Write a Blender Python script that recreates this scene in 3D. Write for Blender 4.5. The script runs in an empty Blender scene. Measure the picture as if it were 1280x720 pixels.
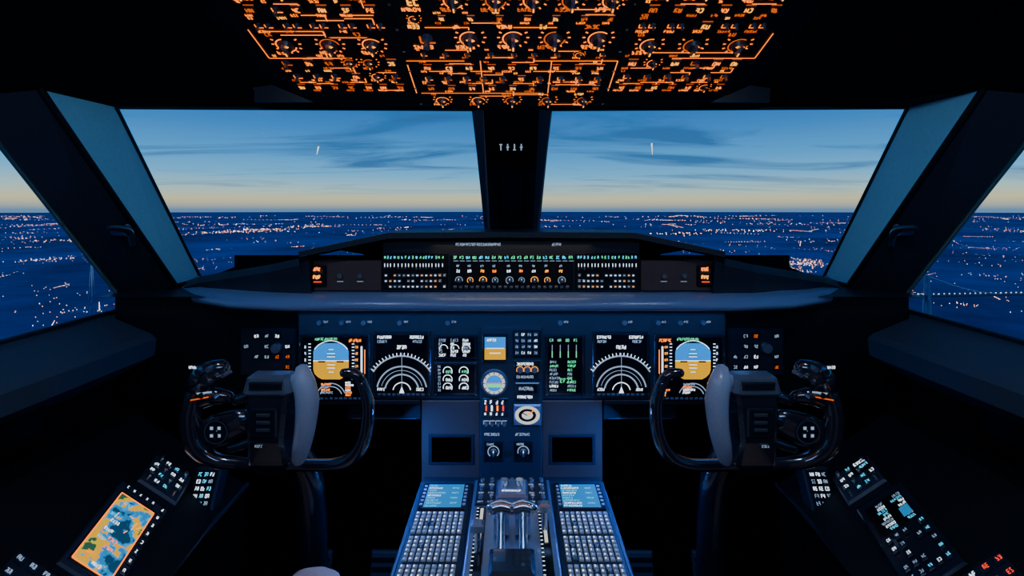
import bpy, math, random
from mathutils import Vector, Matrix
random.seed(7)
EYE=1.5
# ------------------------------------------------------------------ materials
MATS={}
def mat(name,col,rough=.5,metal=0.,emit=None,es=0.,noise=.15,nscale=60.,bump=0.,spec=.5,coat=0.):
    m=bpy.data.materials.new(name); m.use_nodes=True
    nt=m.node_tree; b=nt.nodes['Principled BSDF']
    b.inputs['Roughness'].default_value=rough; b.inputs['Metallic'].default_value=metal
    b.inputs['Specular IOR Level'].default_value=spec
    b.inputs['Coat Weight'].default_value=coat
    b.inputs['Base Color'].default_value=(*col,1)
    if noise>0:
        tc=nt.nodes.new('ShaderNodeTexCoord'); n=nt.nodes.new('ShaderNodeTexNoise')
        n.inputs['Scale'].default_value=nscale; n.inputs['Detail'].default_value=3
        nt.links.new(tc.outputs['Object'],n.inputs['Vector'])
        r=nt.nodes.new('ShaderNodeMix'); r.data_type='RGBA'
        r.inputs[6].default_value=(*[c*(1-noise) for c in col],1)
        r.inputs[7].default_value=(*[min(1,c*(1+noise)) for c in col],1)
        nt.links.new(n.outputs['Fac'],r.inputs[0]); nt.links.new(r.outputs[2],b.inputs['Base Color'])
        if bump>0:
            bp=nt.nodes.new('ShaderNodeBump'); bp.inputs['Strength'].default_value=bump; bp.inputs['Distance'].default_value=.002
            nt.links.new(n.outputs['Fac'],bp.inputs['Height']); nt.links.new(bp.outputs['Normal'],b.inputs['Normal'])
    if emit:
        b.inputs['Emission Color'].default_value=(*emit,1); b.inputs['Emission Strength'].default_value=es
    MATS[name]=m; return m
mat('black',(.005,.006,.008),.6,bump=.3,nscale=300,spec=.2)
mat('liner',(.003,.004,.006),.8,bump=.3,nscale=120,spec=.12)
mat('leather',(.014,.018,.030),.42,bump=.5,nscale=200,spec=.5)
mat('panel',(.022,.027,.043),.45,nscale=25,spec=.5)
mat('panel2',(.012,.015,.025),.45,nscale=25,spec=.4)
mat('ovpanel',(.005,.006,.011),.5,nscale=25,spec=.3)
mat('knobdark',(.05,.055,.07),.35,spec=.5)
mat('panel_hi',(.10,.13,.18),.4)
mat('brown',(.075,.043,.038),.5,nscale=30)
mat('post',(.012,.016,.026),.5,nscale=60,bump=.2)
mat('lit_reveal',(.25,.58,.70),.6,bump=.2,nscale=150,spec=.3)  # window light on the pillar reveal is put into this bright teal
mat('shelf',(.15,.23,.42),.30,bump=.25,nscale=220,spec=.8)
mat('sill',(.045,.065,.10),.5,bump=.3,nscale=150,spec=.4)
mat('gloss',(.012,.015,.024),.18,spec=.6,coat=.6)
mat('grip',(.40,.43,.52),.30,bump=.25,nscale=250,coat=.4)
mat('yokeblk',(.016,.018,.028),.18,spec=.8,coat=1.)
mat('metal',(.65,.68,.75),.25,1.,noise=.1)
mat('dmetal',(.30,.34,.42),.30,.75,noise=.1)
mat('screen',(.002,.003,.006),.15,spec=.4,noise=0)
mat('key',(.24,.28,.34),.5,emit=(.6,.75,1),es=.06)
mat('tan',(.70,.46,.34),.8,bump=.4,nscale=120)
mat('gasket',(.004,.05,.06),.5)
def em(name,c,s): return mat(name,(c[0]*.1,c[1]*.1,c[2]*.1),.5,emit=c,es=s,noise=0,spec=.1)
em('e_orange',(1,.17,.0),2.6); em('e_amber',(1,.32,.02),2.5); em('e_white',(.75,.88,1),2.2)
em('e_odim',(1,.14,.0),.9)
em('e_dim',(.5,.7,1),.6); em('e_cyan',(.05,.65,1),1.5); em('e_sky',(.0,.30,1.),1.0)
em('e_yellow',(1,.47,.0),.95); em('e_green',(.1,.9,.4),1.2); em('e_red',(1,.05,.02),1.4)
em('e_cdu',(.02,.36,.80),.6); em('e_dial',(.85,.85,.75),.9); em('e_mag',(.8,.15,.7),1.0)
em('c_warm',(1,.50,.22),9.); em('c_white',(.9,.85,1),9.); em('c_or',(1,.32,.08),9.); em('sky_streak',(1,.95,.9),1.4)
# moving-map screen: procedural chart
m=mat('e_map',(.01,.01,.01),.3,emit=(0,0,0),es=1.1,noise=0); nt=m.node_tree; b=nt.nodes['Principled BSDF']
tc=nt.nodes.new('ShaderNodeTexCoord'); n1=nt.nodes.new('ShaderNodeTexNoise'); n1.inputs['Scale'].default_value=22; n1.inputs['Detail'].default_value=5
cr=nt.nodes.new('ShaderNodeValToRGB'); cr.color_ramp.interpolation='CONSTANT'
E=cr.color_ramp.elements; E[0].position=0; E[0].color=(.005,.05,.12,1); E[1].position=.40; E[1].color=(.01,.22,.55,1)
for p_,c_ in ((.45,(.02,.35,.75)),(.48,(.9,.42,.01)),(.55,(.65,.5,.03)),(.60,(.02,.10,.06))):
    x=E.new(p_); x.color=(*c_,1)
nt.links.new(tc.outputs['Object'],n1.inputs['Vector']); nt.links.new(n1.outputs['Fac'],cr.inputs[0]); nt.links.new(cr.outputs[0],b.inputs['Emission Color'])
# ------------------------------------------------------------------ mesh builder
class Fr:
    def __init__(s,o,u,v,n,k=1.): s.o=Vector(o); s.u=Vector(u)*k; s.v=Vector(v)*k; s.n=Vector(n)*k
    def __call__(s,u,v,w=0): return s.o+s.u*u+s.v*v+s.n*w
def sheet(Y):
    "drawing sheet on the vertical plane at depth Y; (640,262) = aircraft centreline at eye height"
    k=Y/620; return Fr((-640*k,Y,EYE+262*k),(1,0,0),(0,0,-1),(0,-1,0),k)
MM=.001
class MB:
    def __init__(s): s.v=[]; s.f=[]; s.m=[]; s.sm=[]; s.used=[]
    def mi(s,m):
        if m not in s.used: s.used.append(m)
        return s.used.index(m)
    def add(s,vs,fs,m,smooth=False):
        b=len(s.v); s.v+=[tuple(x) for x in vs]; i=s.mi(m)
        for f in fs: s.f.append([b+j for j in f]); s.m.append(i); s.sm.append(smooth)
    def poly(s,pts,m): s.add(pts,[list(range(len(pts)))],m)
    def rect(s,F,u0,v0,u1,v1,w,m): s.poly([F(u0,v0,w),F(u1,v0,w),F(u1,v1,w),F(u0,v1,w)],m)
    def box(s,F,u0,v0,u1,v1,w0,w1,m,b=0.,top=None):
        r=[(u0,v0),(u1,v0),(u1,v1),(u0,v1)]
        ri=[(u0+b,v0+b),(u1-b,v0+b),(u1-b,v1-b),(u0+b,v1-b)]
        vs=[F(*p,w0) for p in r]
        if b>0:
            vs+=[F(*p,w1-b*(1 if w1>w0 else -1)) for p in r]+[F(*p,w1) for p in ri]
            fs=[[0,1,2,3]]+[[i,(i+1)%4,4+(i+1)%4,4+i] for i in range(4)]+[[4+i,4+(i+1)%4,8+(i+1)%4,8+i] for i in range(4)]
            s.add(vs,fs,m); s.add(vs[8:],[[0,1,2,3]],top or m)
        else:
            vs+=[F(*p,w1) for p in r]
            s.add(vs,[[0,1,2,3]]+[[i,(i+1)%4,4+(i+1)%4,4+i] for i in range(4)],m); s.add(vs[4:],[[0,1,2,3]],top or m)
    def cyl(s,F,u,v,r,w0,w1,m,n=16,r2=None,top=None,smooth=True):
        r2=r if r2 is None else r2
        a=[2*math.pi*i/n for i in range(n)]
        vs=[F(u+r*math.cos(t),v+r*math.sin(t),w0) for t in a]+[F(u+r2*math.cos(t),v+r2*math.sin(t),w1) for t in a]
        s.add(vs,[[i,(i+1)%n,n+(i+1)%n,n+i] for i in range(n)],m,smooth)
        s.add(vs[n:],[list(range(n))],top or m)
    def disc(s,F,u,v,r,w,m,n=20,ry=None):
        ry=ry or r
        s.poly([F(u+r*math.cos(2*math.pi*i/n),v+ry*math.sin(2*math.pi*i/n),w) for i in range(n)],m)
    def ring(s,F,u,v,r0,r1,w,m,a0=0,a1=360,n=24):
        vs=[]
        for i in range(n+1):
            t=math.radians(a0+(a1-a0)*i/n)
            vs+=[F(u+r0*math.cos(t),v+r0*math.sin(t),w),F(u+r1*math.cos(t),v+r1*math.sin(t),w)]
        s.add(vs,[[2*i,2*i+1,2*i+3,2*i+2] for i in range(n)],m)
    def line(s,F,u0,v0,u1,v1,t,w,m):
        d=Vector((u1-u0,v1-v0)); 
        if d.length<1e-6: return
        p=Vector((-d.y,d.x)).normalized()*t/2
        s.poly([F(u0+p.x,v0+p.y,w),F(u1+p.x,v1+p.y,w),F(u1-p.x,v1-p.y,w),F(u0-p.x,v0-p.y,w)],m)
    def text(s,F,u,v,w,n,h,m,t=.17):
        for i in range(n):
            x=u+i*h*.78; c=h*.5
            seg=[(x,v,x,v+h),(x+c,v,x+c,v+h),(x,v,x+c,v),(x,v+h/2,x+c,v+h/2),(x,v+h,x+c,v+h),(x,v+h,x+c,v)]
            for q in random.sample(seg,random.choice([3,3,4])): s.line(F,*q,h*t,w,m)
    def tube(s,path,rad,m,n=14,sub=6,flat=1.,caps=True,fdir=None):
        P=[Vector(p) for p in path]; R=rad if isinstance(rad,(list,tuple)) else [rad]*len(P)
        pts=[];rs=[]
        for i in range(len(P)-1):
            p0=P[max(i-1,0)];p1=P[i];p2=P[i+1];p3=P[min(i+2,len(P)-1)]
            for j in range(sub):
                t=j/sub
                pts.append(.5*((2*p1)+(p2-p0)*t+(2*p0-5*p1+4*p2-p3)*t*t+(3*p1-p0-3*p2+p3)*t**3)); rs.append(R[i]*(1-t)+R[i+1]*t)
        pts.append(P[-1]); rs.append(R[-1])
        if caps:
            d0=(pts[0]-pts[1]).normalized(); d1=(pts[-1]-pts[-2]).normalized()
            pts=[pts[0]+d0*rs[0]*.9,pts[0]+d0*rs[0]*.6]+pts+[pts[-1]+d1*rs[-1]*.6,pts[-1]+d1*rs[-1]*.9]
            rs=[rs[0]*.3,rs[0]*.8]+rs+[rs[-1]*.8,rs[-1]*.3]
        up=Vector(fdir or (0,1,0)); vs=[]; N=len(pts)
        for i,p in enumerate(pts):
            d=(pts[min(i+1,N-1)]-pts[max(i-1,0)]).normalized()
            a=d.cross(up)
            if a.length<.05: a=d.cross(Vector((1,0,0)))
            a.normalize(); b=a.cross(d).normalized()
            for k in range(n):
                t=2*math.pi*k/n; vs.append(p+a*math.cos(t)*rs[i]+b*math.sin(t)*rs[i]*flat)
        fs=[[i*n+k,i*n+(k+1)%n,(i+1)*n+(k+1)%n,(i+1)*n+k] for i in range(N-1) for k in range(n)]
        fs+=[list(range(n)),list(range((N-1)*n,N*n))]
        s.add(vs,fs,m,True)
    def loft(s,secs,m,smooth=False,closed=False,caps=False):
        n=len(secs[0]); vs=[p for q in secs for p in q]; fs=[]
        for i in range(len(secs)-1):
            for k in range(n if closed else n-1):
                fs.append([i*n+k,i*n+(k+1)%n,(i+1)*n+(k+1)%n,(i+1)*n+k])
        if caps: fs+=[list(range(n)),list(range((len(secs)-1)*n,len(secs)*n))]
        s.add(vs,fs,m,smooth)
    def make(s,name,parent=None,loc=None):
        me=bpy.data.meshes.new(name); 
        c=Vector(loc) if loc else Vector((0,0,0))
        me.from_pydata([tuple(Vector(v)-c) for v in s.v],[],s.f)
        for m in s.used: me.materials.append(MATS[m])
        me.polygons.foreach_set('material_index',s.m); me.polygons.foreach_set('use_smooth',s.sm); me.update()
        o=bpy.data.objects.new(name,me); bpy.context.collection.objects.link(o); o.location=c
        if parent: o.parent=parent
        return o
W=Fr((0,0,0),(1,0,0),(0,1,0),(0,0,1))
def wbox(b,x0,x1,y0,y1,z0,z1,m,bev=0.,top=None): b.box(W,x0,y0,x1,y1,z0,z1,m,bev,top)
def mx(p,s): return (p[0]*s,p[1],p[2])
# ------------------------------------------------------------------ cockpit shell
AtI=(-.124,1.60,1.823); AbI=(-.09,2.15,1.26); AtO=(-1.118,1.40,1.789); AbO=(-1.10,1.75,1.26)
Rt=(-1.14,1.20,1.79); Rb=(-1.089,1.60,1.26); Sb=(-1.22,1.575,1.19); St=(-1.22,1.10,1.75)
S2b=(-1.22,.2,1.17); S2t=(-1.22,.2,1.75)
def bar(b,p,q,r,m): b.tube([p,q],r,m,n=8,sub=1,caps=False)
for sgn,side in ((1,'left'),(-1,'right')):
    M=lambda p: mx(p,sgn)
    w=MB()
    w.poly([M((-1.22,-1.2,0)),M((-1.22,2.2,0)),M((-1.22,2.2,1.17)),M((-1.22,-1.2,1.17))],'liner')
    w.poly([M((-1.22,1.575,1.17)),M((-1.22,2.2,1.17)),M((-1.22,2.2,1.25)),M((-1.10,1.75,1.25)),M(AbO),M(Rb),M(Sb)],'liner')
    w.poly([M((-1.22,-1.2,1.17)),M(S2b),M(S2t),M((-1.22,-1.2,1.75))],'liner')
    w.poly([M(Sb),M((-1.22,1.575,1.16)),M((-1.22,.2,1.16)),M(S2b)],'sill')
    w.loft([[M((-1.22,y,1.178)),M((-1.09,y,1.125)),M((-1.075,y,1.11)),M((-1.08,y,1.06)),M((-1.22,y,.98))] for y in (-1.0,.3,1.0,1.60)],'sill')
    F=Fr((-1.218*sgn,0,0),(0,1,0),(0,0,1),(sgn,0,0))
    w.box(F,.5,.35,1.0,.9,0,.012,'black',.004); w.cyl(F,.85,.98,.02,0,.03,'dmetal')
    w.box(F,.95,.94,1.25,1.04,0,.05,'black',.01)
    w.make('wall_'+side)
    p=MB()
    p.poly([M(AtO),M(AbO),M(Rb),M(Rt)],'lit_reveal')
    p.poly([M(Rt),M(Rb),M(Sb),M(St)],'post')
    q=lambda a,c,t: tuple(Vector(a)*(1-t)+Vector(c)*t)
    p.tube([M(q(Rt,Rb,0)),M(q(Rt,Rb,1))],.008,'black',n=8,sub=1)
    c=Vector(q(q(Rt,Rb,.62),q(St,Sb,.62),.35)); c.x+=.02
    p.cyl(Fr(M(c),(0,.5,-.85),(0,.85,.5),(sgn,-.1,0)),0,0,.018,-.02,.02,'yokeblk')
    p.tube([M((c.x+.012,c.y-.06,c.z+.01)),M((c.x+.02,c.y,c.z)),M((c.x+.012,c.y+.03,c.z-.045))],[.008,.011,.009],'yokeblk')
    p.make('windshield_pillar')
    for k,(name,ps) in enumerate((('windshield',[AtO,AbO,AbI,AtI]),('side',[Sb,St,S2t,S2b]))):
        g=MB(); ps=[M(x) for x in ps]
        for i in range(4): bar(g,ps[i],ps[(i+1)%4],.006 ,'gasket')
        e=g.make('window_%d'%({'left':{0:1,1:2},'right':{0:3,1:4}}[side][k]))
        pm=MATS.get('pane')
        if not pm:
            pm=bpy.data.materials.new('pane'); pm.use_nodes=True; nt=pm.node_tree; nt.nodes.clear()
            o=nt.nodes.new('ShaderNodeOutputMaterial'); mixn=nt.nodes.new('ShaderNodeMixShader'); t=nt.nodes.new('ShaderNodeBsdfTransparent'); gl=nt.nodes.new('ShaderNodeBsdfGlossy')
            t.inputs[0].default_value=(.93,.97,1,1); gl.inputs['Roughness'].default_value=.03; mixn.inputs[0].default_value=.015
            nt.links.new(t.outputs[0],mixn.inputs[1]); nt.links.new(gl.outputs[0],mixn.inputs[2]); nt.links.new(mixn.outputs[0],o.inputs[0]); MATS['pane']=pm
        g=MB(); g.poly(ps,'pane'); g.make('glass',e)
# centre post
p=MB()
p.loft([[(-.093,2.06,1.2),(-.075,2.0,1.2),(.075,2.0,1.2),(.093,2.06,1.2)],[(-.13,1.56,1.87),(-.09,1.49,1.87),(.085,1.49,1.87),(.13,1.56,1.87)]],'post')
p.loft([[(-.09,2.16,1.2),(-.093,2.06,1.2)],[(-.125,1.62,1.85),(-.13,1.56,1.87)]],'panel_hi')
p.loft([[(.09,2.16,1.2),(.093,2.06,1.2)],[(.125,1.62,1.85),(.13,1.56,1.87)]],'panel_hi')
d=(Vector((0,1.49,1.87))-Vector((0,2.0,1.2))).normalized(); nrm=Vector((0,-d.z,d.y))
P0=Vector((0,1.49,1.87))-d*.20
F=Fr(P0,(1,0,0),-d,nrm)
p.box(F,-.052,-.022,.046,.032,0,.006,'panel2',.002)
for i in range(4): p.box(F,-.044+i*.022,-.012,-.028+i*.022,.020,.006,.009,'gloss',.001); p.line(F,-.036+i*.022,-.008,-.036+i*.022,.016,.004,.0095,'e_dim'); p.line(F,-.041+i*.022,(-.006,.004,.014,.004)[i],-.031+i*.022,(-.006,.004,.014,.004)[i],.003,.0096,'e_dim')
p.tube([F(-.05,.12,.004),F(-.035,.35,.004)],.004,'black',n=6,sub=2); p.tube([F(.05,.12,.004),F(.035,.35,.004)],.004,'black',n=6,sub=2)
p.make('center_post')
# ceiling
c=MB()
def csec(y,x0,z0):
    h=[(-x0,y,z0),(-.95,y,1.885),(-.55,y,1.94),(0,y,1.95)]
    return h+[(-a,b,e) for a,b,e in reversed(h[:-1])]
def tsec():
    h=[tuple(Vector(AtO)*(1-t)+Vector(AtI)*t) for t in (0,.2,.55,1)]; h[3]=AtI
    return h[:3]+[(0,1.6,1.826)]+[mx(a,-1) for a in reversed(h[:3])]
c.loft([tsec(),csec(1.2,1.14,1.79),csec(1.1,1.22,1.75),csec(-1.2,1.22,1.75)],'liner')
c.poly([AtI,(0,1.6,1.826),mx(AtI,-1),(0,1.55,1.9)],'liner')
c.make('ceiling')
f=MB(); wbox(f,-1.22,1.22,-1.2,2.2,-.03,0,'liner'); f.make('floor')
f=MB(); f.poly([(-1.22,2.18,0),(1.22,2.18,0),(1.22,2.18,1.3),(-1.22,2.18,1.3)],'liner'); f.make('wall_front')
f=MB(); f.poly([(-1.22,-1.2,0),(1.22,-1.2,0),(1.22,-1.2,1.95),(-1.22,-1.2,1.95)],'liner'); wbox(f,-.35,.35,-1.2,-1.17,0,1.85,'black',.01); f.make('wall_back')
for s_ in (-1,1):
    v=MB(); wbox(v,-.72 if s_<0 else .50,-.50 if s_<0 else .72,1.385,1.40,1.800,1.87,'panel2',.004)
    v.tube([(s_*.72,1.392,1.84),(s_*.5,1.392,1.84)],.006,'dmetal',n=8,sub=1); v.make('sun_visor')
# ------------------------------------------------------------------ overhead panel
o=MB(); OF=Fr((0,1.1,1.725),(1,0,0),(0,-.9434,.3317),(0,-.3317,-.9434),MM)
L=900
edge=[(-400,0),(400,0),(500,110),(510,L),(-510,L),(-500,110)]
o.poly([OF(*e_,0) for e_ in edge],'ovpanel')
for i in range(6):
    a=edge[i];b_=edge[(i+1)%6]
    A=OF(*a,0);B=OF(*b_,0); o.poly([A,B,B+Vector((0,.02,.16)),A+Vector((0,.02,.16))],'black')
    o.line(OF,*a,*b_,7,1.5,'black')
def knob(b,F,u,v,R,lit='e_orange',body='dmetal',ticks=True):
    b.cyl(F,u,v,R*.62,0,R*.55,body,14,R*.55); b.box(F,u-R*.12,v-R*.5,u+R*.12,v+R*.5,R*.5,R*.8,'panel_hi')
    b.line(F,u,v-R*.45,u,v-R*.1,R*.12,R*.83,'e_white')
    b.ring(F,u,v,R*.78,R*.92,1.2,lit,140+random.uniform(-30,30),400+random.uniform(-40,20),16)
    if ticks:
        for a in range(150,400,40):
            t=math.radians(a); b.line(F,u+R*1.0*math.cos(t),v+R*1.0*math.sin(t),u+R*1.25*math.cos(t),v+R*1.25*math.sin(t),R*.13,1.2,lit)
def bigknob(u,v,R):
    "overhead rotary with glowing rings added for amber light on the knob"
    o.cyl(OF,u,v,R*.95,0,4,'black',20); o.ring(OF,u,v,R*.80,R*.93,4.3,'e_odim' if random.random()<.3 else 'e_orange',random.uniform(0,120),random.uniform(250,360),20)
    o.cyl(OF,u,v,R*.70,4,R*.6,'knobdark',16,R*.55); o.box(OF,u-R*.16,v-R*.6,u+R*.16,v+R*.6,R*.58,R*1.0,'dmetal',R*.08)
    o.ring(OF,u,v,R*.2,R*.5,R*.62,'e_amber',30,random.uniform(80,150),8)
    o.line(OF,u,v-R*.55,u,v-R*.1,R*.14,R*1.03,'e_amber')
    for a in range(150,400,30):
        t=math.radians(a); o.line(OF,u+R*1.1*math.cos(t),v+R*1.1*math.sin(t),u+R*1.35*math.cos(t),v+R*1.35*math.sin(t),R*.14,1.2,'e_orange')
def toggle(b,F,u,v,s,lit='e_orange'):
    b.cyl(F,u,v,s*.6,0,s*.3,'dmetal',10); b.cyl(F,u,v,s*.26,s*.3,s*1.5,'dmetal',8,s*.38)
    b.line(F,u-s*.8,v-s*.9,u+s*.8,v-s*.9,s*.26,1.2,lit); b.line(F,u-s*.8,v-s*.9,u-s*.8,v+s*.2,s*.22,1.2,lit)
def button(b,F,u,v,s,lit='e_orange'):
    b.box(F,u-s*.7,v-s*.6,u+s*.7,v+s*.6,0,s*.35,'knobdark',s*.1,'gloss'); b.text(F,u-s*.55,v-s*.35,s*.4,2,s*.7,lit,.26)
    b.line(F,u-s*.7,v+s*.7,u+s*.7,v+s*.7,s*.14,1.2,'e_odim')
def ovsec(u0,u1,rows):
    for (v,h,kind,n) in rows:
        for i in range(n):
            cu=u0+(u1-u0)*(i+.5)/n+random.uniform(-3,3); cv=v+h/2
            sp=(u1-u0)/n
            k=kind if random.random()<.8 else random.choice('tbk')
            s=min(sp,h)
            if k=='k': bigknob(cu,cv,s*.34)
            elif k=='t': toggle(o,OF,cu,cv,s*.26,random.choice(['e_orange','e_odim']))
            elif k=='T':
                toggle(o,OF,cu-s*.22,cv,s*.2); toggle(o,OF,cu+s*.22,cv,s*.2)
            else: button(o,OF,cu,cv,s*.34,random.choice(['e_orange','e_amber','e_odim']))
            if random.random()<.85: o.text(OF,cu-s*.45,cv-h*.5,1.3,random.choice([3,4,5]),s*.15,random.choice(['e_orange','e_odim','e_orange']),.25)
            if random.random()<.6: o.text(OF,cu-s*.45,cv+h*.38,1.3,random.choice([2,3,4]),s*.14,random.choice(['e_amber','e_odim','e_orange']),.25)
            if random.random()<.5 and i<n-1:
                y=cv+random.choice([-.42,.42,.3])*h; o.line(OF,cu,y,cu+sp,y,2.0,1.3,'e_orange'); 
                if random.random()<.6: o.line(OF,cu+sp,y,cu+sp,y+random.choice([-.4,.4])*h,2.0,1.3,'e_orange')
C=[(14,46,'k',5),(66,34,'b',9),(100,34,'t',10),(136,34,'b',9),(180,26,'t',9),(208,62,'k',5),(274,28,'b',8),(304,54,'k',6),(360,34,'T',8),(396,50,'k',6),(450,40,'b',8),(494,50,'k',6),(548,50,'t',7),(602,60,'k',5)]
ovsec(-185,190,C)
S_=[(70,34,'b',7),(106,36,'t',6),(146,44,'b',6),(192,58,'k',3),(252,38,'T',5),(292,36,'b',6),(330,58,'k',4),(392,40,'t',6),(434,56,'k',4),(494,40,'b',6),(540,60,'k',4)]
ovsec(-445,-210,S_); ovsec(210,445,S_)
o.line(OF,-200,62,-200,160,2,1.4,'e_orange'); o.line(OF,-200,172,-90,172,2,1.4,'e_orange'); o.line(OF,40,172,200,172,2,1.4,'e_orange'); o.line(OF,200,70,200,172,2,1.4,'e_orange')
o.line(OF,-60,62,-60,172,1.8,1.4,'e_orange'); o.line(OF,75,62,75,172,1.8,1.4,'e_orange'); o.line(OF,-190,62,60,62,1.8,1.4,'e_orange')
for u in (-198,198):
    o.line(OF,u,0,u,L,3,.8,'black')
    for v in range(20,600,60): o.cyl(OF,u,v,3,0,2,'metal',8)
o.line(OF,-455,180,-300,180,2,1.3,'e_orange'); o.line(OF,-455,180,-455,260,2,1.3,'e_orange'); o.line(OF,300,180,455,180,2,1.3,'e_orange'); o.line(OF,455,180,455,250,2,1.3,'e_orange')
o.make('overhead_panel')
# ------------------------------------------------------------------ glareshield
g=MB()
def hood(Y,dz,sc=1.):
    k=[(-.585,1.385),(-.34,1.4365),(0,1.439),(.34,1.4365),(.585,1.385)]
    return [(x*sc,Y,z+dz) for x,z in k]
top=hood(1.36,0); topb=hood(1.36,-.016)
g.loft([topb,top,hood(1.5,.002),hood(1.95,-.06,1.0),hood(2.12,-.16)],'leather',smooth=False)
g.loft([topb,hood(1.46,-.022)],'black')
for s_ in (-1,1):
    g.poly([(s_*.585,1.36,1.369),(s_*.585,2.1,1.26),(s_*.585,1.40,1.25)],'leather')
    secs=[]
    for x,y,z in ((.56,1.37,1.372),(.68,1.39,1.345),(.85,1.46,1.315),(.98,1.54,1.29),(1.06,1.60,1.268)):
        secs.append([(s_*x,y+.02,1.24),(s_*x,y,z-.02),(s_*x,y+.02,z),(s_*x,y+.25,z-.02),(s_*x,y+.5,1.22)])
    g.loft(secs,'leather',smooth=False)
g.poly([(-1.21,1.45,1.245),(-1.21,1.66,1.245),(-1.10,1.76,1.25),(-.09,2.17,1.25),(.09,2.17,1.25),(1.10,1.76,1.25),(1.21,1.66,1.245),(1.21,1.45,1.245)],'leather')
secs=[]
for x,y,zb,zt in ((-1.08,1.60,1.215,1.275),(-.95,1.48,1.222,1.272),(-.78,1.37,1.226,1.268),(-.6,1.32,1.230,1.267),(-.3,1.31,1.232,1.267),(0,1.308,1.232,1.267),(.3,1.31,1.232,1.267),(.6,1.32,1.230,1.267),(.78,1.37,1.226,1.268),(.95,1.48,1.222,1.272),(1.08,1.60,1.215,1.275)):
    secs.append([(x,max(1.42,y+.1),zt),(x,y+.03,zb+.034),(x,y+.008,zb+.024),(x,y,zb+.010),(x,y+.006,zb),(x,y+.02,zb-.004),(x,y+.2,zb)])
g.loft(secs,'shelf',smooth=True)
g.make('glareshield')
# mode control panel
m=MB(); F=sheet(1.40)
m.box(F,478,299,800,365,-20,0,'panel2',1)
m.box(F,391,326,477,364,-20,-1,'brown',1); m.box(F,801,326,893,364,-20,-1,'brown',1)
m.box(F,478,316,560,362,-2,1.5,'black',.8); m.box(F,563,318,716,362,-2,1.5,'black',.8); m.box(F,719,316,799,362,-2,1.5,'black',.8)
m.text(F,570,304,.5,24,3,'e_dim',.2); m.text(F,690,304,.5,5,3,'e_dim',.2)
for (a,b_) in ((481,557),(722,796)):
    x=a
    while x<b_:
        m.text(F,x,320,1.8,1,3,'e_cyan' if random.random()<.6 else 'e_green',.25)
        h=random.uniform(4,7); m.box(F,x,330,x+1.6,330+h,1.5,3.5,'dmetal'); m.line(F,x+.8,329,x+.8,333,.8,3.7,'e_white')
        x+=random.uniform(3.4,5)
    for r in (342,349,356):
        x=a
        while x<b_-2:
            if random.random()<.8:
                m.box(F,x,r,x+4,r+4,1.5,2.5,'dmetal',.4); m.line(F,x+.8,r+2,x+3,r+2,1.1,2.7,random.choice(['e_white','e_white','e_amber','e_dim']))
            x+=5.6
for x in range(567,712,8):
    m.text(F,x,320,1.8,2,3.2,random.choice(['e_green','e_cyan','e_green']),.22)
    m.line(F,x,326,x+6,326,.7,1.8,'e_dim')
for i,x in enumerate((574,588,604,619,637,652,668,684,702)):
    knob(m,Fr(F(0,0,1.5),F.u,F.v,F.n),x,350,4.2 if i%2 else 5.2,'e_amber' if i in(1,2,6,7) else 'e_dim',ticks=False)
    m.text(F,x-3,337,1.8,2,3,random.choice(['e_white','e_orange','e_amber']),.25); m.text(F,x-3,331,1.8,2,2.4,'e_dim',.25)
for x in range(567,712,7): m.box(F,x,357,x+4,360,1.5,2.4,'dmetal',.3)
for x in (398,881):
    m.box(F,x-10,332,x+10,358,-1,2,'black',1); m.box(F,x-7,336,x+7,342,2,3,'brown',.5)
    m.text(F,x-5,334,3.2,3,4,'e_orange',.3); m.text(F,x-5,344,3.2,3,4,'e_amber',.3); m.line(F,x-5,352,x+5,352,1.5,3,'e_red')
for x in (425,450,830,855): m.cyl(F,x,345,3,-1,2,'dmetal',12); m.line(F,x-4,352,x+4,352,.6,-.7,'e_dim')
m.make('autopilot_control_panel')
# ------------------------------------------------------------------ main instrument panel
P=MB(); F=sheet(1.45)
P.poly([(-1.2,1.50,.93),(1.2,1.50,.93),(1.2,1.50,1.24),(-1.2,1.50,1.24)],'black')
P.box(F,372,392,908,500,-20,0,'panel',2)
P.box(F,372,500,526,506,-40,1,'panel2',1); P.box(F,754,500,908,506,-40,1,'panel2',1)
for a,b_ in ((296,368),(912,984)):
    P.box(F,a,412,b_,472,-20,-6,'panel2',2)
    for i in range(5):
        for j in range(4):
            x=a+6+i*13; y=418+j*13
            if random.random()<.6:
                P.box(F,x,y,x+8,y+7,-6,-4.5,'black',.6); P.text(F,x+1,y+1.5,-4.3,2,3.5,random.choice(['e_dim','e_white','e_odim','e_dim']),.18)
    P.cyl(F,(a+b_)/2+12,436,6,-6,0,'dmetal')
P.box(F,527,500,601,604,-30,2,'brown',1.5); P.box(F,677,500,753,604,-30,2,'brown',1.5)
P.box(F,600,408,678,604,-30,3,'panel',1.5)
for a,b_ in ((536,593),(686,744)):
    P.box(F,a,541,b_,580,2,3.2,'panel2',1); P.box(F,a+4,545,b_-4,576,3.2,2.4,'brown',.5)
def unit(u0,v0,u1,v1,w=3,bz=4):
    P.box(F,u0,v0,u1,v1,0,w,'gloss',1.2); P.rect(F,u0+bz,v0+bz,u1-bz,v1-bz,w+.1,'screen')
    for (x,y) in ((u0+2,v0+2),(u1-2,v0+2),(u0+2,v1-2),(u1-2,v1-2)): P.cyl(F,x,y,.8,w,w+.5,'metal',6)
    return w+.3
def hbuttons(u0,u1,v,w,mt='e_dim'):
    x=u0
    while x<u1-3: P.box(F,x,v-1.3,x+4,v+1.3,w-.3,w+.8,'panel_hi',.3); x+=6
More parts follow.
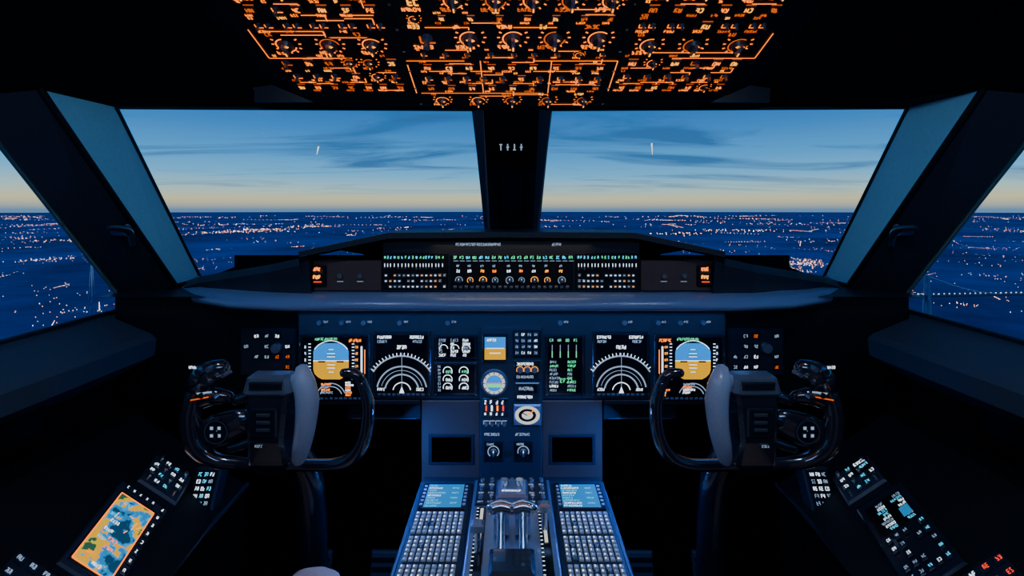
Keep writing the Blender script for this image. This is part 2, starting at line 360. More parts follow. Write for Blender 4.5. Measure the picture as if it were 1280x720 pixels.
def arcs(cx,cy,rs,w,mt,a0=180,a1=360,t=1.1):
    for r in rs: P.ring(F,cx,cy,r-t/2,r+t/2,w,mt,a0,a1,32)
def pfd(x0,flip):
    w=unit(x0,417,x0+88,499)
    S=lambda u: x0+u if not flip else x0+88-u
    def R(u0,v0,u1,v1,ww,mt): P.rect(F,min(S(u0),S(u1)),v0,max(S(u0),S(u1)),v1,ww,mt)
    cx=S(40); n=14; 
    up=[];dn=[]
    for i in range(n+1):
        t=math.pi*i/n
        def cl(x,y): return (cx+max(-22,min(22,x)),450+max(-22,min(23,y)))
        up.append(cl(-26*math.cos(t),-26*math.sin(t))); dn.append(cl(-26*math.cos(t),26*math.sin(t)))
    P.poly([F(*q,w+.1) for q in up],'e_sky'); P.poly([F(*q,w+.1) for q in dn],'e_yellow')
    P.line(F,cx-22,450,cx+22,450,1,w+.2,'e_white')
    for k_ in (-14,-9,-5,5,9,14): P.line(F,cx-(5 if abs(k_)%2 else 3),450+k_,cx+(5 if abs(k_)%2 else 3),450+k_,.7,w+.2,'e_white')
    P.line(F,cx-16,451,cx-7,451,2,w+.3,'screen'); P.line(F,cx+7,451,cx+16,451,2,w+.3,'screen')
    P.ring(F,cx,450,24.5,25.3,w+.2,'e_white',215,325)
    R(8,428,15,474,w+.05,'panel2'); R(66,428,74,474,w+.05,'panel2')
    for y in range(429,474,4):
        P.line(F,S(12),y,S(15),y,.9,w+.2,'e_white'); P.line(F,S(66),y,S(69),y,.9,w+.2,'e_white')
        if y%8<4: P.text(F,min(S(7),S(11)),y-1.5,w+.2,1,3,'e_white'); P.text(F,min(S(70),S(75)),y-1.5,w+.2,2,2.6,'e_amber')
    R(77,432,79,470,w+.2,'e_white'); P.line(F,S(82),436,S(82),466,1.2,w+.2,'e_orange')
    P.text(F,min(S(20),S(60)),421.5,w+.2,12,3,'e_green',.2)
    P.text(F,min(S(62),S(82)),423,w+.2,6,3.4,'e_orange',.25)
    arcs(cx,496,(14,18),w+.2,'e_dim',200,340)
    for i in range(6): P.text(F,min(S(58),S(80)),476+i*3.1,w+.2,random.randint(3,7),2.2,random.choice(['e_orange','e_orange','e_white']),.24)
    for i in range(5): P.text(F,min(S(6),S(22)),477+i*3.4,w+.2,random.randint(2,5),2.4,random.choice(['e_white','e_orange','e_orange']),.22)
    for i in range(4): P.text(F,cx-12,478+i*3.4,w+.25,random.randint(4,8),2.4,random.choice(['e_white','e_orange','e_dim']),.22)
    hbuttons(x0+8,x0+80,497,3)
pfd(375,False); pfd(817,True)
def nd(x0):
    w=unit(x0,414,x0+72,494); cx=x0+36
    arcs(cx,488,(11,),w+.1,'e_white',190,350,1.0); arcs(cx,488,(21,31),w+.1,'e_dim',190,350,1.8); arcs(cx,486,(42,),w+.1,'e_dim',212,328,1.8); arcs(cx,488,(26,),w+.1,'e_dim',195,345,.6)
    for a in range(214,328,6):
        t=math.radians(a); P.line(F,cx+42*math.cos(t),486+42*math.sin(t),cx+46*math.cos(t),486+46*math.sin(t),.8,w+.1,'e_white')
    P.line(F,cx,440,cx,486,.6,w+.2,'e_dim'); P.poly([F(cx-3,490,w+.3),F(cx+3,490,w+.3),F(cx,482,w+.3)],'e_white')
    P.text(F,x0+6,419,w+.2,7,3.2,'e_white',.2); P.text(F,x0+46,419,w+.2,7,3.2,'e_white',.2); P.text(F,x0+6,424.5,w+.2,5,3,'e_dim',.2); P.text(F,x0+50,424.5,w+.2,5,3,'e_dim',.2)
    P.text(F,cx-6,431,w+.2,4,4,'e_white',.2)
    P.text(F,x0+6,484,w+.2,4,3,'e_white',.2); P.text(F,x0+54,484,w+.2,4,3,'e_white',.2)
    hbuttons(x0+6,x0+66,492,3)
nd(467); nd(740)
w=unit(543,418,597,449); 
for j in range(5):
    for i in range(3):
        P.text(F,549+i*15,423+j*4.6,w+.1,random.randint(2,4),3,random.choice(['e_white','e_white','e_dim','e_white']),.2)
for i in range(3): arcs(555+i*14,435,(5,),w+.1,'e_white',150,360,.8)
w=unit(543,452,597,494)
for i in range(2):
    for j in range(3): arcs(560+i*20,463+j*10,(5.5,),w+.1,'e_white',160,390,.9); P.text(F,558+i*20,462+j*10,w+.1,3,3,'e_white' if j else 'e_green',.2)
for j in range(8): P.text(F,548,456+j*4.2,w+.1,2,2.4,'e_dim',.2)
w=unit(681,418,731,494)
for i in range(4):
    P.line(F,690+i*10,430,690+i*10,446,.8,w+.1,'e_dim'); P.line(F,690+i*10,438,690+i*10,446,1.2,w+.15,'e_green'); P.text(F,687+i*10,423,w+.1,2,3,'e_green',.2)
for j in range(8): P.text(F,687,450+j*5,w+.1,random.randint(3,6),2.8,random.choice(['e_green','e_white','e_dim','e_dim']),.18); P.text(F,709,450+j*5,w+.1,random.randint(2,5),2.8,random.choice(['e_green','e_dim']),.18)
P.text(F,700,472,w+.2,4,5,'e_green',.13)
P.box(F,603,416,635,452,3,5,'gloss',1); P.rect(F,606,420,632,434,5.1,'e_sky'); P.rect(F,606,434,632,448,5.1,'e_yellow'); P.line(F,608,434,630,434,.9,5.2,'e_white'); P.text(F,609,422,5.3,5,3,'e_white',.2)
P.line(F,612,440,626,440,1,5.3,'e_white')
P.cyl(F,618,477,17,3,6,'dmetal',28,15.5); P.disc(F,618,477,13.5,6.1,'e_dial',28); P.disc(F,618,477,10,6.2,'e_sky',28); P.rect(F,609,477,627,482,6.3,'e_green')
P.line(F,608,477,628,477,1.2,6.4,'e_red'); 
for a in range(0,360,30):
    t=math.radians(a); P.line(F,618+11*math.cos(t),477+11*math.sin(t),618+13.5*math.cos(t),477+13.5*math.sin(t),1,6.4,'screen')
P.box(F,603,496,635,520,3,4.5,'gloss',1)
for i in range(4):
    P.text(F,606+i*7,499,4.7,1,4,'e_white',.25); P.line(F,608+i*7,505,608+i*7,512,2.2,4.7,('e_red','e_white','e_orange','e_red')[i]); P.text(F,606+i*7,514,4.7,1,3,'e_white',.25)
for i in range(4): toggle(P,Fr(F(0,0,3),F.u,F.v,F.n),608+i*7.5,528,4,'e_dim')
P.text(F,606,540,3.2,8,3,'e_dim',.2); P.text(F,644,540,3.2,8,3,'e_dim',.2)
def keyb(u0,v0,u1,v1,nx,ny,base=3):
    P.box(F,u0,v0,u1,v1,base,base+1.3,'black',.8)
    for i in range(nx):
        for j in range(ny):
            a=u0+2+(u1-u0-4)*i/nx; c_=v0+2+(v1-v0-4)*j/ny; ww=(u1-u0-4)/nx-1; hh=(v1-v0-4)/ny-1
            P.box(F,a,c_,a+ww,c_+hh,base+1.3,base+2.2,'panel',.3); P.text(F,a+ww*.2,c_+hh*.25,base+2.4,2,hh*.4,random.choice(['e_white','e_dim','e_dim','e_dim']),.18)
keyb(641,412,676,446,4,4); 
P.box(F,642,449,676,474,3,4.5,'gloss',1); 
for i in (650,659,668): P.cyl(F,i,461,3.4,4.5,7,'dmetal',12); P.ring(F,i,461,4,4.6,4.7,'e_amber',150,390,12)
P.text(F,646,452,4.7,9,3,'e_white',.22); P.text(F,646,468,4.7,9,3,'e_dim',.22)
P.box(F,644,477,674,500,3,4.5,'gloss',1); P.rect(F,647,480,671,490,4.6,'screen'); P.text(F,649,482,4.8,6,4,'e_dim',.2); P.text(F,647,493,4.8,8,3,'e_white',.22)
P.box(F,641,503,677,532,3,5,'dmetal',3); P.disc(F,659,517,15.5,5.1,'e_dial',28,11.5); P.disc(F,659,517,11,5.2,'screen',24,8); P.disc(F,659,517,7,5.3,'e_dial',20,5); P.line(F,659,517,667,511,1.2,5.4,'e_orange'); P.line(F,659,517,653,514,1.2,5.4,'screen')
for x in (617,654):
    P.box(F,x-12,550,x+12,576,3,4.2,'black',1); knob(P,Fr(F(0,0,4.2),F.u,F.v,F.n),x,562,8,'e_dim','metal',ticks=False); P.text(F,x-8,552,4.5,5,2.4,'e_dim',.2)
for x in (400,428,455,500,560,700,780,822,850,878): P.cyl(F,x,403,3,0,4,'dmetal',12); P.text(F,x+5,401,.3,3,2.4,'e_dim',.14)
for a,b_ in ((430,524),(756,850)):
    P.box(F,a,506,b_,530,-30,-12,'panel2',1); P.line(F,a+6,528,b_-6,528,.8,-11.5,'dmetal'); P.box(F,a+22,511,b_-22,524,-12,-10,'black',.8)
P.make('instrument_panel')
# ------------------------------------------------------------------ control yokes
def yoke(sgn):
    y=MB(); k=1.1/620
    def p(u,v,d=0.): return ((u-640)*k*sgn,1.1+d,EYE-(v-262)*k)
    F=Fr(p(340,520),(sgn,0,0),(0,0,-1),(0,-1,0),k)   # local: centre 340,520
    def bx(u0,v0,u1,v1,w0,w1,m,b=2): y.box(F,u0-340,v0-520,u1-340,v1-520,w0,w1,m,b)
    sec=lambda v,h,w0,w1:[F(-h,v-520,w0),F(-h,v-520,w1-4),F(-h+5,v-520,w1),F(h-5,v-520,w1),F(h,v-520,w1-4),F(h,v-520,w0)]
    y.loft([sec(484,28,-10,14),sec(500,25,-12,18),sec(545,22,-12,20),sec(575,25,-10,14),sec(588,20,-8,8)],'yokeblk',caps=True,closed=True)
    y.loft([sec(466,22,-8,8),sec(469,26,-12,14),sec(486,29,-12,18),sec(489,27,-10,16)],'dmetal',caps=True,closed=True)
    bx(320,472,360,482,14,19,'gloss',1.5); bx(324,502,356,538,17,22,'gloss',2)
    for i in range(3): bx(332,508+i*9,348,512+i*9,22,23.5,'knobdark',.6)
    y.text(F,-10,26,22,4,3,'e_dim',.12)
    y.cyl(Fr(p(340,545),(sgn,0,0),(0,0,-1),(0,1,0),k),0,0,16,0,60,'black',16)
    y.tube([p(452,478),p(461,505,-.005),p(459,540,-.01),p(446,566,-.01),p(420,579,-.005),p(380,581),p(340,580),p(300,579),p(268,572,-.005),p(248,552,-.01),p(242,520,-.01),p(246,492,-.005),p(256,470)],
           [.011,.014,.0145,.0145,.0135,.013,.015,.014,.017,.021,.021,.019,.015],'yokeblk',sub=8,flat=1.1)
    y.tube([p(380,462,-.01),p(386,474,-.025),p(391,495,-.03),p(389,525,-.03),p(382,552,-.02),p(374,574,-.005)],[.016,.024,.025,.022,.020,.014],'grip',sub=8,flat=.9)
    y.tube([p(362,482),p(374,472,-.005),p(386,470,-.01)],[.014,.014,.014],'grip',flat=.9)
    y.tube([p(452,478),p(444,468),p(430,466)],[.012,.012,.010],'yokeblk')
    y.tube([p(250,480,-.01),p(262,466,-.015),p(280,458,-.012)],[.022,.028,.020],'yokeblk',flat=.9)
    y.tube([p(256,500,-.01),p(272,492,-.015),p(288,494,-.01)],[.016,.020,.014],'yokeblk',flat=.9)
    for (u,v,r,m_) in ((262,458,5,'metal'),(274,455,4,'dmetal'),(256,470,4,'metal'),(270,468,6,'metal'),(282,464,3.5,'metal'),(266,486,4.5,'metal'),(280,490,4,'metal'),(292,462,3,'dmetal'),(258,482,3,'metal')):
        y.cyl(F,u-340,v-520,r,8,24,m_,12,r*.8)
    y.text(F,-88,-70,24,4,3,'e_white',.2); y.line(F,-80,-36,-62,-38,2.0,22,'e_dim'); y.line(F,-88,-28,-66,-32,1.6,22,'e_odim')
    y.tube([p(254,545),p(277,536,-.004),p(300,528)],[.032,.038,.030],'yokeblk',flat=.5)
    y.cyl(F,-63,15,17,5,12,'gloss',24,15); y.ring(F,-63,15,13.5,14.5,12.3,'dmetal')
    for i in range(3):
        for j in range(3):
            if (i+j)%2==0: y.rect(F,-70+i*4.6,8+j*4.6,-66.2+i*4.6,11.8+j*4.6,12.5,'e_dim')
    y.tube([p(288,560),p(305,555),p(318,550)],.011,'yokeblk')
    y.tube([p(300,528),p(310,524),p(320,522)],.013,'yokeblk')
    y.tube([p(296,500),p(306,496),p(316,494)],.012,'yokeblk')
    y.cyl(F,45,-44,5,8,20,'metal',12)
    x=lambda a:a*sgn
    y.tube([(x(-.53),1.15,1.02),(x(-.52),1.18,.93),(x(-.485),1.19,.84),(x(-.475),1.19,.6),(x(-.475),1.22,.03)],[.032,.036,.034,.032,.034],'gloss',n=20,sub=6)
    y.cyl(Fr((x(-.475),1.22,0),(1,0,0),(0,1,0),(0,0,1)),0,0,.075,0,.10,'black',20,.045)
    y.make('control_yoke',loc=(x(-.53),1.22,0))
yoke(1); yoke(-1)
for X in (-.53,.53):
    r=MB()
    for dx in (-.11,.11):
        Fp=Fr((X+dx,1.62,.22),(1,0,0),(0,.25,.97),(0,-.97,.25))
        r.box(Fp,-.045,0,.045,.15,0,.02,'knobdark',.005)
        for j in range(5): r.box(Fp,-.04,.015+j*.027,.04,.025+j*.027,.02,.026,'black')
        r.tube([(X+dx,1.64,.25),(X+dx,1.75,.12),(X+dx,1.78,.0)],.015,'black')
    r.make('rudder_pedals')
# ------------------------------------------------------------------ centre pedestal
q=MB(); F=Fr((0,1.355,.755),(1,0,0),(0,-1,0),(0,0,1),MM)
wbox(q,-.245,.245,.55,1.40,0,.745,'panel2'); 
q.box(F,-250,-6,250,800,-12,0,'panel',3)
for s_ in (-1,1):
    a,b_=(-240,-106) if s_<0 else (106,240)
    q.box(F,a,14,b_,800,0,8,'panel2',3)
    q.box(F,a+8,24,b_-8,142,8,12,'gloss',3); q.rect(F,a+20,32,b_-20,134,12.3,'e_cdu')
    for j in range(9):
        q.text(F,a+24,36+j*11,12.6,random.randint(4,9),6.5,random.choice(['e_cyan','e_white','e_cyan']),.13)
        if j%2: q.text(F,a+84,36+j*11,12.6,4,6,'e_cyan',.13)
    for j in range(6):
        for xx in (a+10,b_-17): q.box(F,xx,38+j*16,xx+7,45+j*16,12,14,'key',1)
    v=150; row=0
    while v<700:
        n=9
        for i in range(n):
            u=a+9+i*13.2
            if row%7==6: continue
            if row%3==0 and random.random()<.25: q.cyl(F,u+5,v+5,5,8,16,'metal',10,4)
            else:
                q.box(F,u,v,u+9.5,v+9.5,8,12,'key',1.2); q.text(F,u+2,v+2.5,12.3,1,4.5,random.choice(['e_white','e_white','e_dim']),.25)
        v+=13.6 if row%7!=6 else 8; row+=1
q.box(F,-100,10,100,420,0,14,'dmetal',4)
q.box(F,-92,16,92,130,14,20,'panel2',3)
for i in range(7):
    for j in range(3):
        if abs(i-3)<2 and j>0: continue
        q.cyl(F,-78+i*26,32+j*38,6,20,28,random.choice(['metal','dmetal','metal']),12,5); q.text(F,-86+i*26,44+j*38,20.3,3,6,'e_dim',.18)
q.box(F,-40,50,40,128,20,38,'dmetal',6); q.cyl(F,-18,80,11,38,52,'metal',16,9); q.cyl(F,18,80,11,38,52,'metal',16,9); q.text(F,-25,104,38.5,9,7,'e_white',.16)
for u in (-74,74):
    q.box(F,u-12,140,u+12,400,14,17,'screen',1)
    for j in range(18): q.line(F,u-11,146+j*13,u-6,146+j*13,2,17.4,'e_white')
    q.box(F,u-2,150,u+5,270,17,20,'e_dial',.5)
for u in (-24,24):
    q.box(F,u-5,140,u+5,400,14,15,'screen')
    q.tube([F(u,310,10),F(u,285,45),F(u,262,78)],[.010,.009,.010],'metal',flat=1.)
    q.tube([F(u-20,258,84),F(u,256,88),F(u+20,258,84)],[.013,.014,.013],'metal',n=14)
    q.box(F,u-17,200,u+17,250,20,62,'dmetal',6)
q.box(F,-46,330,46,410,14,50,'gloss',8)
for u,v0 in ((-74,300),(74,230)):
    q.tube([F(u,v0,10),F(u,v0-10,60)],.007,'metal'); q.box(F,u-14,v0-22,u+14,v0+2,58,76,'dmetal' if u<0 else 'metal',5)
q.box(F,-100,425,100,790,0,14,'panel2',3)
for j in range(12):
    for i in range(7): q.box(F,-88+i*26,436+j*28,-70+i*26,452+j*28,14,18,'key',1.5)
q.make('center_pedestal')
# ------------------------------------------------------------------ side consoles (top slopes down towards the pilots)
def console(s_,left):
    c=MB(); X=lambda a:a*s_
    inner=[(1.46,-.78),(1.30,-.775),(1.0,-.755),(.88,-.86),(-.3,-.86)]
    secs=[]
    for Y,xi in inner:
        zi=.80-.65*(xi+.93)-.012
        secs.append([(X(-1.215),Y,.905),(X(-1.10),Y,.898),(X(xi),Y,zi),(X(xi-.004),Y,zi-.02),(X(xi-.02),Y,0)])
    c.loft(secs,'black'); c.poly(secs[0],'liner')
    c.tube([(X(x_),Y,.80-.65*(x_+.93)-.012) for Y,x_ in inner],.007,'panel',n=8,sub=1)
    U=Vector((.838,0,-.545)); V=Vector((.22,-.965,-.143)).normalized(); Nn=Vector((.545,0.12,.83)).normalized()
    def fr(x,y):
        z=.80-.65*(x+.93)
        m_=lambda v: Vector((v[0]*s_,v[1],v[2]))
        return Fr(m_((x,y,z-.008)),m_(U),m_(V),m_(Nn),MM)
    G=fr(-.888,1.11)
    c.box(G,-68,-125,66,122,-6,12,'panel' if left else 'gloss',4)
    if left:
        c.box(G,-56,-98,46,108,12,13,'gloss',2)
        c.rect(G,-50,-90,42,100,13.4,'e_map')
        for q4 in ((-50,-90,42,-90),(-50,100,42,100),(-50,-90,-50,100),(42,-90,42,100)): c.line(G,*q4,3,13.9,'e_orange')
        for i in range(9): c.text(G,random.uniform(-45,5),random.uniform(-85,90),14.2,4,7,random.choice(['e_white','e_orange','e_amber','e_cyan']),.16)
        for i in range(6):
            a=random.uniform(-45,30); b_=random.uniform(-80,80); c.line(G,a,b_,a+random.uniform(-5,12),b_+random.uniform(-25,25),1.6,14,'e_amber')
        for j in range(9): c.box(G,50,-115+j*25,62,-100+j*25,12,16,'gloss',1.5); c.text(G,53,-111+j*25,16.4,1,7,'e_white',.2)
        for j in range(5): c.box(G,-50+j*18,-116,-38+j*18,-104,12,16,'gloss',1.5); c.text(G,-47+j*18,-113,16.4,1,6,'e_white',.2)
    else:
        c.rect(G,-50,-105,50,-20,12.4,'screen')
        for j in range(8):
            for i in range(2): c.text(G,-44+i*48,-100+j*10,12.8,random.randint(3,6),6.5,random.choice(['e_white','e_dim','e_dim','e_cyan']),.15)
        c.rect(G,-44,-60,-20,-34,12.9,'e_cdu')
        for i in range(5):
            for j in range(5):
                if random.random()<.85: c.box(G,-54+i*22,-8+j*24,-40+i*22,6+j*24,12,17,'gloss',2); c.text(G,-52+i*22,-5+j*24,17.4,2,6,random.choice(['e_dim','e_dim','e_white','e_cyan']),.17)
    G=fr(-.915,1.30)
    c.box(G,-58,-52,58,52,-6,16,'panel',5)
    for i in range(4):
        for j in range(4):
            if (i+2*j)%3: c.box(G,-50+i*26,-44+j*23,-32+i*26,-29+j*23,16,21,'gloss',2); c.text(G,-48+i*26,-41+j*23,21.5,2,8,random.choice(['e_white','e_dim','e_cyan','e_white']),.2)
            else: c.cyl(G,-41+i*26,-36+j*23,7,16,28,'metal',12,5)
    if not left: c.rect(G,-50,-46,0,-2,21.6,'screen'); c.text(G,-44,-38,22,5,9,'e_white',.18); c.text(G,-44,-22,22,5,9,'e_cyan',.18)
    G=fr(-.905,.90) if left else fr(-.90,.905)
    c.box(G,-66,-78,66,90,-6,12,'panel2',4)
    for i in range(4):
        for j in range(5): c.box(G,-58+i*30,-68+j*30,-38+i*30,-52+j*30,12,16,'gloss',2); c.text(G,-56+i*30,-65+j*30,16.5,2,8,random.choice(['e_dim','e_dim','e_dim'] if left else ['e_orange','e_orange','e_red','e_white']),.22)
    G=Fr((-.83*s_,1.36,.795),(.9*s_,0,0),(0,-.45,-.9),(0,-.9,.45),MM)
    c.box(G,-38,0,38,130,-40,0,'panel',4); c.box(G,-30,8,30,122,0,4,'gloss',2)
    for i in range(3):
        for j in range(6): c.text(G,-24+i*18,14+j*17,4.5,2,8,random.choice(['e_white','e_dim','e_white','e_cyan']),.18)
    c.make('side_console')
console(1,True); console(-1,False)
# ------------------------------------------------------------------ seats (armrest tip just visible)
for s_ in (-1,1):
    t=MB(); X=s_*.62
    def rb(x0,x1,y0,y1,z0,z1,m_,b=.03):
        bz=min(b,(z1-z0)/2.2)
        t.loft([[(x0+b*f,y0+b*f,z),(x1-b*f,y0+b*f,z),(x1-b*f,y1-b*f,z),(x0+b*f,y1-b*f,z)] for z,f in ((z0,1),(z0+bz*.3,.3),(z0+bz,0),(z1-bz,0),(z1-bz*.3,.3),(z1,1))],m_,closed=True,caps=True)
    rb(X-.21,X+.21,.25,.75,.42,.54,'tan'); rb(X-.20,X+.20,.12,.26,.5,1.12,'tan'); rb(X-.12,X+.12,.13,.24,1.13,1.30,'tan')
    wbox(t,X-.18,X+.18,.3,.7,0,.42,'black')
    xa=X-s_*.215
    t.tube([(xa,.35,.735),(xa,.6,.737),(xa,.995 if s_<0 else .80,.738)],[.06,.06,.06],'tan',flat=.4,n=18,fdir=(0,0,1))
    t.tube([(xa,.35,.72),(xa,.33,.6),(xa,.35,.5)],.02,'black')
    t.make('pilot_seat',loc=(X,.5,0))
# ------------------------------------------------------------------ outside world
H=400.
gm=bpy.data.materials.new('terrain'); gm.use_nodes=True; nt=gm.node_tree; b=nt.nodes['Principled BSDF']; b.inputs['Roughness'].default_value=.9; b.inputs['Specular IOR Level'].default_value=.1
tc=nt.nodes.new('ShaderNodeTexCoord'); n1=nt.nodes.new('ShaderNodeTexNoise'); n1.inputs['Scale'].default_value=.0006; n1.inputs['Detail'].default_value=8; n1.inputs['Roughness'].default_value=.65
cr=nt.nodes.new('ShaderNodeValToRGB'); cr.color_ramp.elements[0].position=.36; cr.color_ramp.elements[0].color=(.014,.09,.32,1); cr.color_ramp.elements[1].position=.64; cr.color_ramp.elements[1].color=(.07,.32,.85,1)
nt.links.new(tc.outputs['Object'],n1.inputs['Vector']); nt.links.new(n1.outputs['Fac'],cr.inputs[0]); nt.links.new(cr.outputs[0],b.inputs['Base Color'])
MATS['terrain']=gm
t=MB(); N=96; R=90000.
t.v.append((0,0,-H)); 
for i in range(N): t.v.append((R*math.cos(2*math.pi*i/N),R*math.sin(2*math.pi*i/N),-H))
for i in range(N): t.f.append([0,1+i,1+(i+1)%N]); t.m.append(t.mi('terrain')); t.sm.append(False)
t.make('ground')
L_=MB()
def lamp(x,y,z,r,m_):
    v=[(x+r,y,z),(x-r,y,z),(x,y+r,z),(x,y-r,z),(x,y,z+r),(x,y,z-r)]
    L_.add(v,[[0,2,4],[2,1,4],[1,3,4],[3,0,4],[2,0,5],[1,2,5],[3,1,5],[0,3,5]],m_)
def rl(): return random.choice(['c_warm','c_warm','c_white','c_or'])
for k_ in range(460):
    D=math.exp(random.uniform(math.log(1600),math.log(34000))); x=random.uniform(-1.3,1.3)*D
    sp=D*random.uniform(.006,.035)
    for j in range(random.randint(3,14)): 
        yy=D+random.gauss(0,sp*1.4); lamp(x+random.gauss(0,sp),yy,-H+5,max(1.2,yy*.00045*random.uniform(.3,1.1)),rl())
    if random.random()<.3:
        dx=random.uniform(-1,1)*D*.12; dy=random.uniform(-1,1)*D*.15
        for j in range(12): lamp(x+dx*j/12,D+dy*j/12,-H+5,max(1.2,D*.00035),rl())
for (u,v,n,su) in ((1000,330,110,.025),(985,337,50,.02),(1010,326,50,.02),(290,290,60,.03),(330,287,50,.03),(920,288,60,.05),(60,325,50,.03),(95,300,50,.03),(850,292,40,.04),(390,283,40,.04)):
    D=H*620/(v-262); x=(u-640)/620*D
    for j in range(n):
        yy=D+random.gauss(0,D*.03); lamp(x+random.gauss(0,D*su),yy,-H+5,D*.0006*random.uniform(.5,1.2),rl())
L_.make('city_lights')
br=MB(); D=1900.
def deck(x): return (x,D+(x-1590)*.10,-H+70)
for px_ in (1590,2300):
    y0=D+(px_-1590)*.1
    for dy in (-12,12): br.tube([(px_,y0+dy,-H),(px_,y0+dy*.6,-H+150)],[7,4],'metal',n=6,sub=1,caps=False)
    for z in (70,110,148): br.tube([(px_,y0-12,-H+z),(px_,y0+12,-H+z)],3,'metal',n=6,sub=1)
br.tube([deck(1200),deck(2900)],5,'panel_hi',n=6,sub=1)
def cab(x): 
    if x<1590: t_=(1590-x)/390; return 150-80*t_
    t_=(x-1590)/710; return 72+78*(2*t_-1)**2
pts=[(x,deck(x)[1],-H+cab(x)) for x in range(1200,2301,55)]
br.tube(pts,2.5,'metal',n=5,sub=1)
for x in range(1200,2300,40): br.tube([(x,deck(x)[1],-H+70),(x,deck(x)[1],-H+cab(x))],1.0,'metal',n=4,sub=1,caps=False)
for x in range(1200,2900,22): 
    y0=deck(x)[1]; r=1.2; br.box(Fr((x,y0,-H+78),(1,0,0),(0,1,0),(0,0,1)),-r,-r,r,r,-r,r,'e_white')
br.make('suspension_bridge')
rm=MB(); X0=-1610;Y0=1900
for dx,dy in ((-9,-9),(9,-9),(9,9),(-9,9)): rm.tube([(X0+dx,Y0+dy,-H),(X0,Y0,-H+230)],[1.8,1],'metal',n=4,sub=1)
for z in range(10,220,22):
    s1=9*(1-z/230); s2=9*(1-(z+22)/230); rm.tube([(X0-s1,Y0-s1,-H+z),(X0+s2,Y0-s2,-H+z+22)],1,'metal',n=4,sub=1)
rm.tube([(X0,Y0,-H+215),(X0,Y0,-H+250)],2,'metal',n=5,sub=1); rm.make('radio_mast')
for (u,v,dx,dy) in ((818,185,5,-16),(393,187,-6,-12)):  # two short glowing tubes, bright streaks in the sky
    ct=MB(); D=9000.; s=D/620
    a=Vector(((u-640)*s,D,EYE-(v-262)*s)); ct.tube([a+Vector((-dx*s/2,0,dy*s/2)),a+Vector((dx*s/2,300,-dy*s/2))],[4,14],'sky_streak',n=6,sub=2); ct.make('sky_streak')
# ------------------------------------------------------------------ sky
w=bpy.data.worlds.new('sky'); bpy.context.scene.world=w; w.use_nodes=True; nt=w.node_tree; nt.nodes.clear()
def N(t): return nt.nodes.new(t)
out=N('ShaderNodeOutputWorld'); bg=N('ShaderNodeBackground'); tc=N('ShaderNodeTexCoord'); sx=N('ShaderNodeSeparateXYZ'); cr=N('ShaderNodeValToRGB')
nt.links.new(tc.outputs['Generated'],sx.inputs[0]); nt.links.new(sx.outputs['Z'],cr.inputs[0])
e=cr.color_ramp.elements
e[0].position=0; e[0].color=(.12,.24,.40,1); e[1].position=1; e[1].color=(.01,.035,.13,1)
for p_,c_ in ((.010,(.46,.46,.36)),(.020,(.66,.60,.34)),(.036,(.42,.62,.58)),(.065,(.14,.47,.78)),(.10,(.06,.34,.74)),(.15,(.03,.22,.60)),(.21,(.015,.13,.44)),(.45,(.010,.06,.22))):
    x=e.new(p_); x.color=(*c_,1)
dv=N('ShaderNodeMath'); dv.operation='ADD'; dv.inputs[1].default_value=.06; nt.links.new(sx.outputs['Z'],dv.inputs[0])
vd=N('ShaderNodeVectorMath'); vd.operation='DIVIDE'; cb=N('ShaderNodeCombineXYZ')
for i in range(3): nt.links.new(dv.outputs[0],cb.inputs[i])
nt.links.new(tc.outputs['Generated'],vd.inputs[0]); nt.links.new(cb.outputs[0],vd.inputs[1])
mp=N('ShaderNodeMapping'); mp.inputs['Scale'].default_value=(.22,.55,0); mp.inputs['Rotation'].default_value=(0,0,.35); nt.links.new(vd.outputs[0],mp.inputs[0])
nz=N('ShaderNodeTexNoise'); nz.inputs['Scale'].default_value=1.2; nz.inputs['Detail'].default_value=8; nz.inputs['Roughness'].default_value=.58; nz.inputs['Distortion'].default_value=1.0; nt.links.new(mp.outputs[0],nz.inputs['Vector'])
c2=N('ShaderNodeValToRGB'); c2.color_ramp.elements[0].position=.50; c2.color_ramp.elements[0].color=(0,0,0,1); c2.color_ramp.elements[1].position=.64; c2.color_ramp.elements[1].color=(.85,.85,.85,1); nt.links.new(nz.outputs['Fac'],c2.inputs[0])
fd=N('ShaderNodeMapRange'); fd.inputs[1].default_value=.02; fd.inputs[2].default_value=.07; nt.links.new(sx.outputs['Z'],fd.inputs[0])
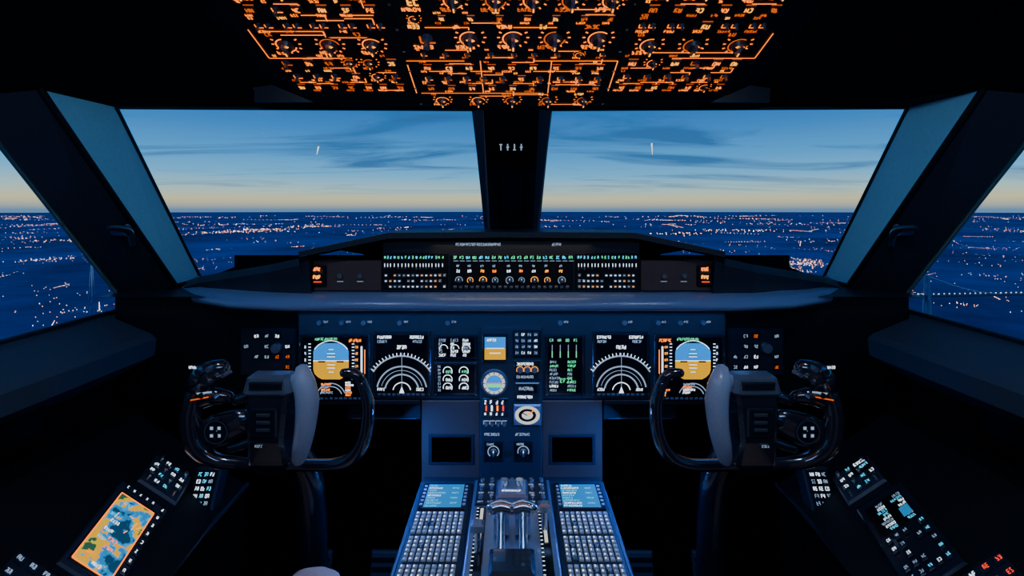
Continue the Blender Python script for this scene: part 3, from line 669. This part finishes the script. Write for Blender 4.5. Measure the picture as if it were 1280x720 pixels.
ml=N('ShaderNodeMath'); ml.operation='MULTIPLY'; nt.links.new(c2.outputs[0],ml.inputs[0]); nt.links.new(fd.outputs[0],ml.inputs[1])
mixc=N('ShaderNodeMix'); mixc.data_type='RGBA'; nt.links.new(ml.outputs[0],mixc.inputs[0]); nt.links.new(cr.outputs[0],mixc.inputs[6]); mixc.inputs[7].default_value=(.035,.12,.32,1)
nt.links.new(mixc.outputs[2],bg.inputs[0]); bg.inputs[1].default_value=1.2; nt.links.new(bg.outputs[0],out.inputs[0])
# ------------------------------------------------------------------ added fill lights
def area(name,loc,rot,sx_,sy_,pw,col):
    l=bpy.data.lights.new(name,'AREA'); l.shape='RECTANGLE'; l.size=sx_; l.size_y=sy_; l.energy=pw; l.color=col
    o_=bpy.data.objects.new(name,l); bpy.context.collection.objects.link(o_); o_.location=loc; o_.rotation_euler=rot
area('panel_fill_light',(0,1.36,1.222),(math.radians(12),0,0),1.3,.03,1.5,(.10,.33,1))  # added blue fill under the glareshield to light the instrument panel
area('rear_fill_light',(0,-.2,1.93),(math.radians(30),0,0),.9,.15,8,(.32,.52,1))  # added soft blue fill behind the camera, gives the yokes their sheen
area('shelf_fill_light',(0,1.385,1.405),(math.radians(-12),0,0),.45,.02,.10,(1,.72,.35))  # added warm light for the bright spot on the shelf
for s_ in (-1,1):
    area('column_fill_light',(s_*.36,1.3,.86),(0,math.radians(s_*40),0),.1,.03,2.4,(.05,.2,1))  # added blue light to brighten the yoke columns
    area('yoke_glint_light',(s_*.62,.75,1.90),(math.radians(20),math.radians(-s_*5),0),.07,.07,1.8,(.45,.65,1))  # added small lights for crisp highlights and a blue rim on the yokes
# ------------------------------------------------------------------ camera
cd=bpy.data.cameras.new('camera'); cd.sensor_width=36; cd.lens=36*620/1280; cd.shift_y=-98/1280; cd.clip_start=.02; cd.clip_end=200000
co=bpy.data.objects.new('camera',cd); bpy.context.collection.objects.link(co); co.location=(0,0,EYE); co.rotation_euler=(math.pi/2,0,0)
bpy.context.scene.camera=co
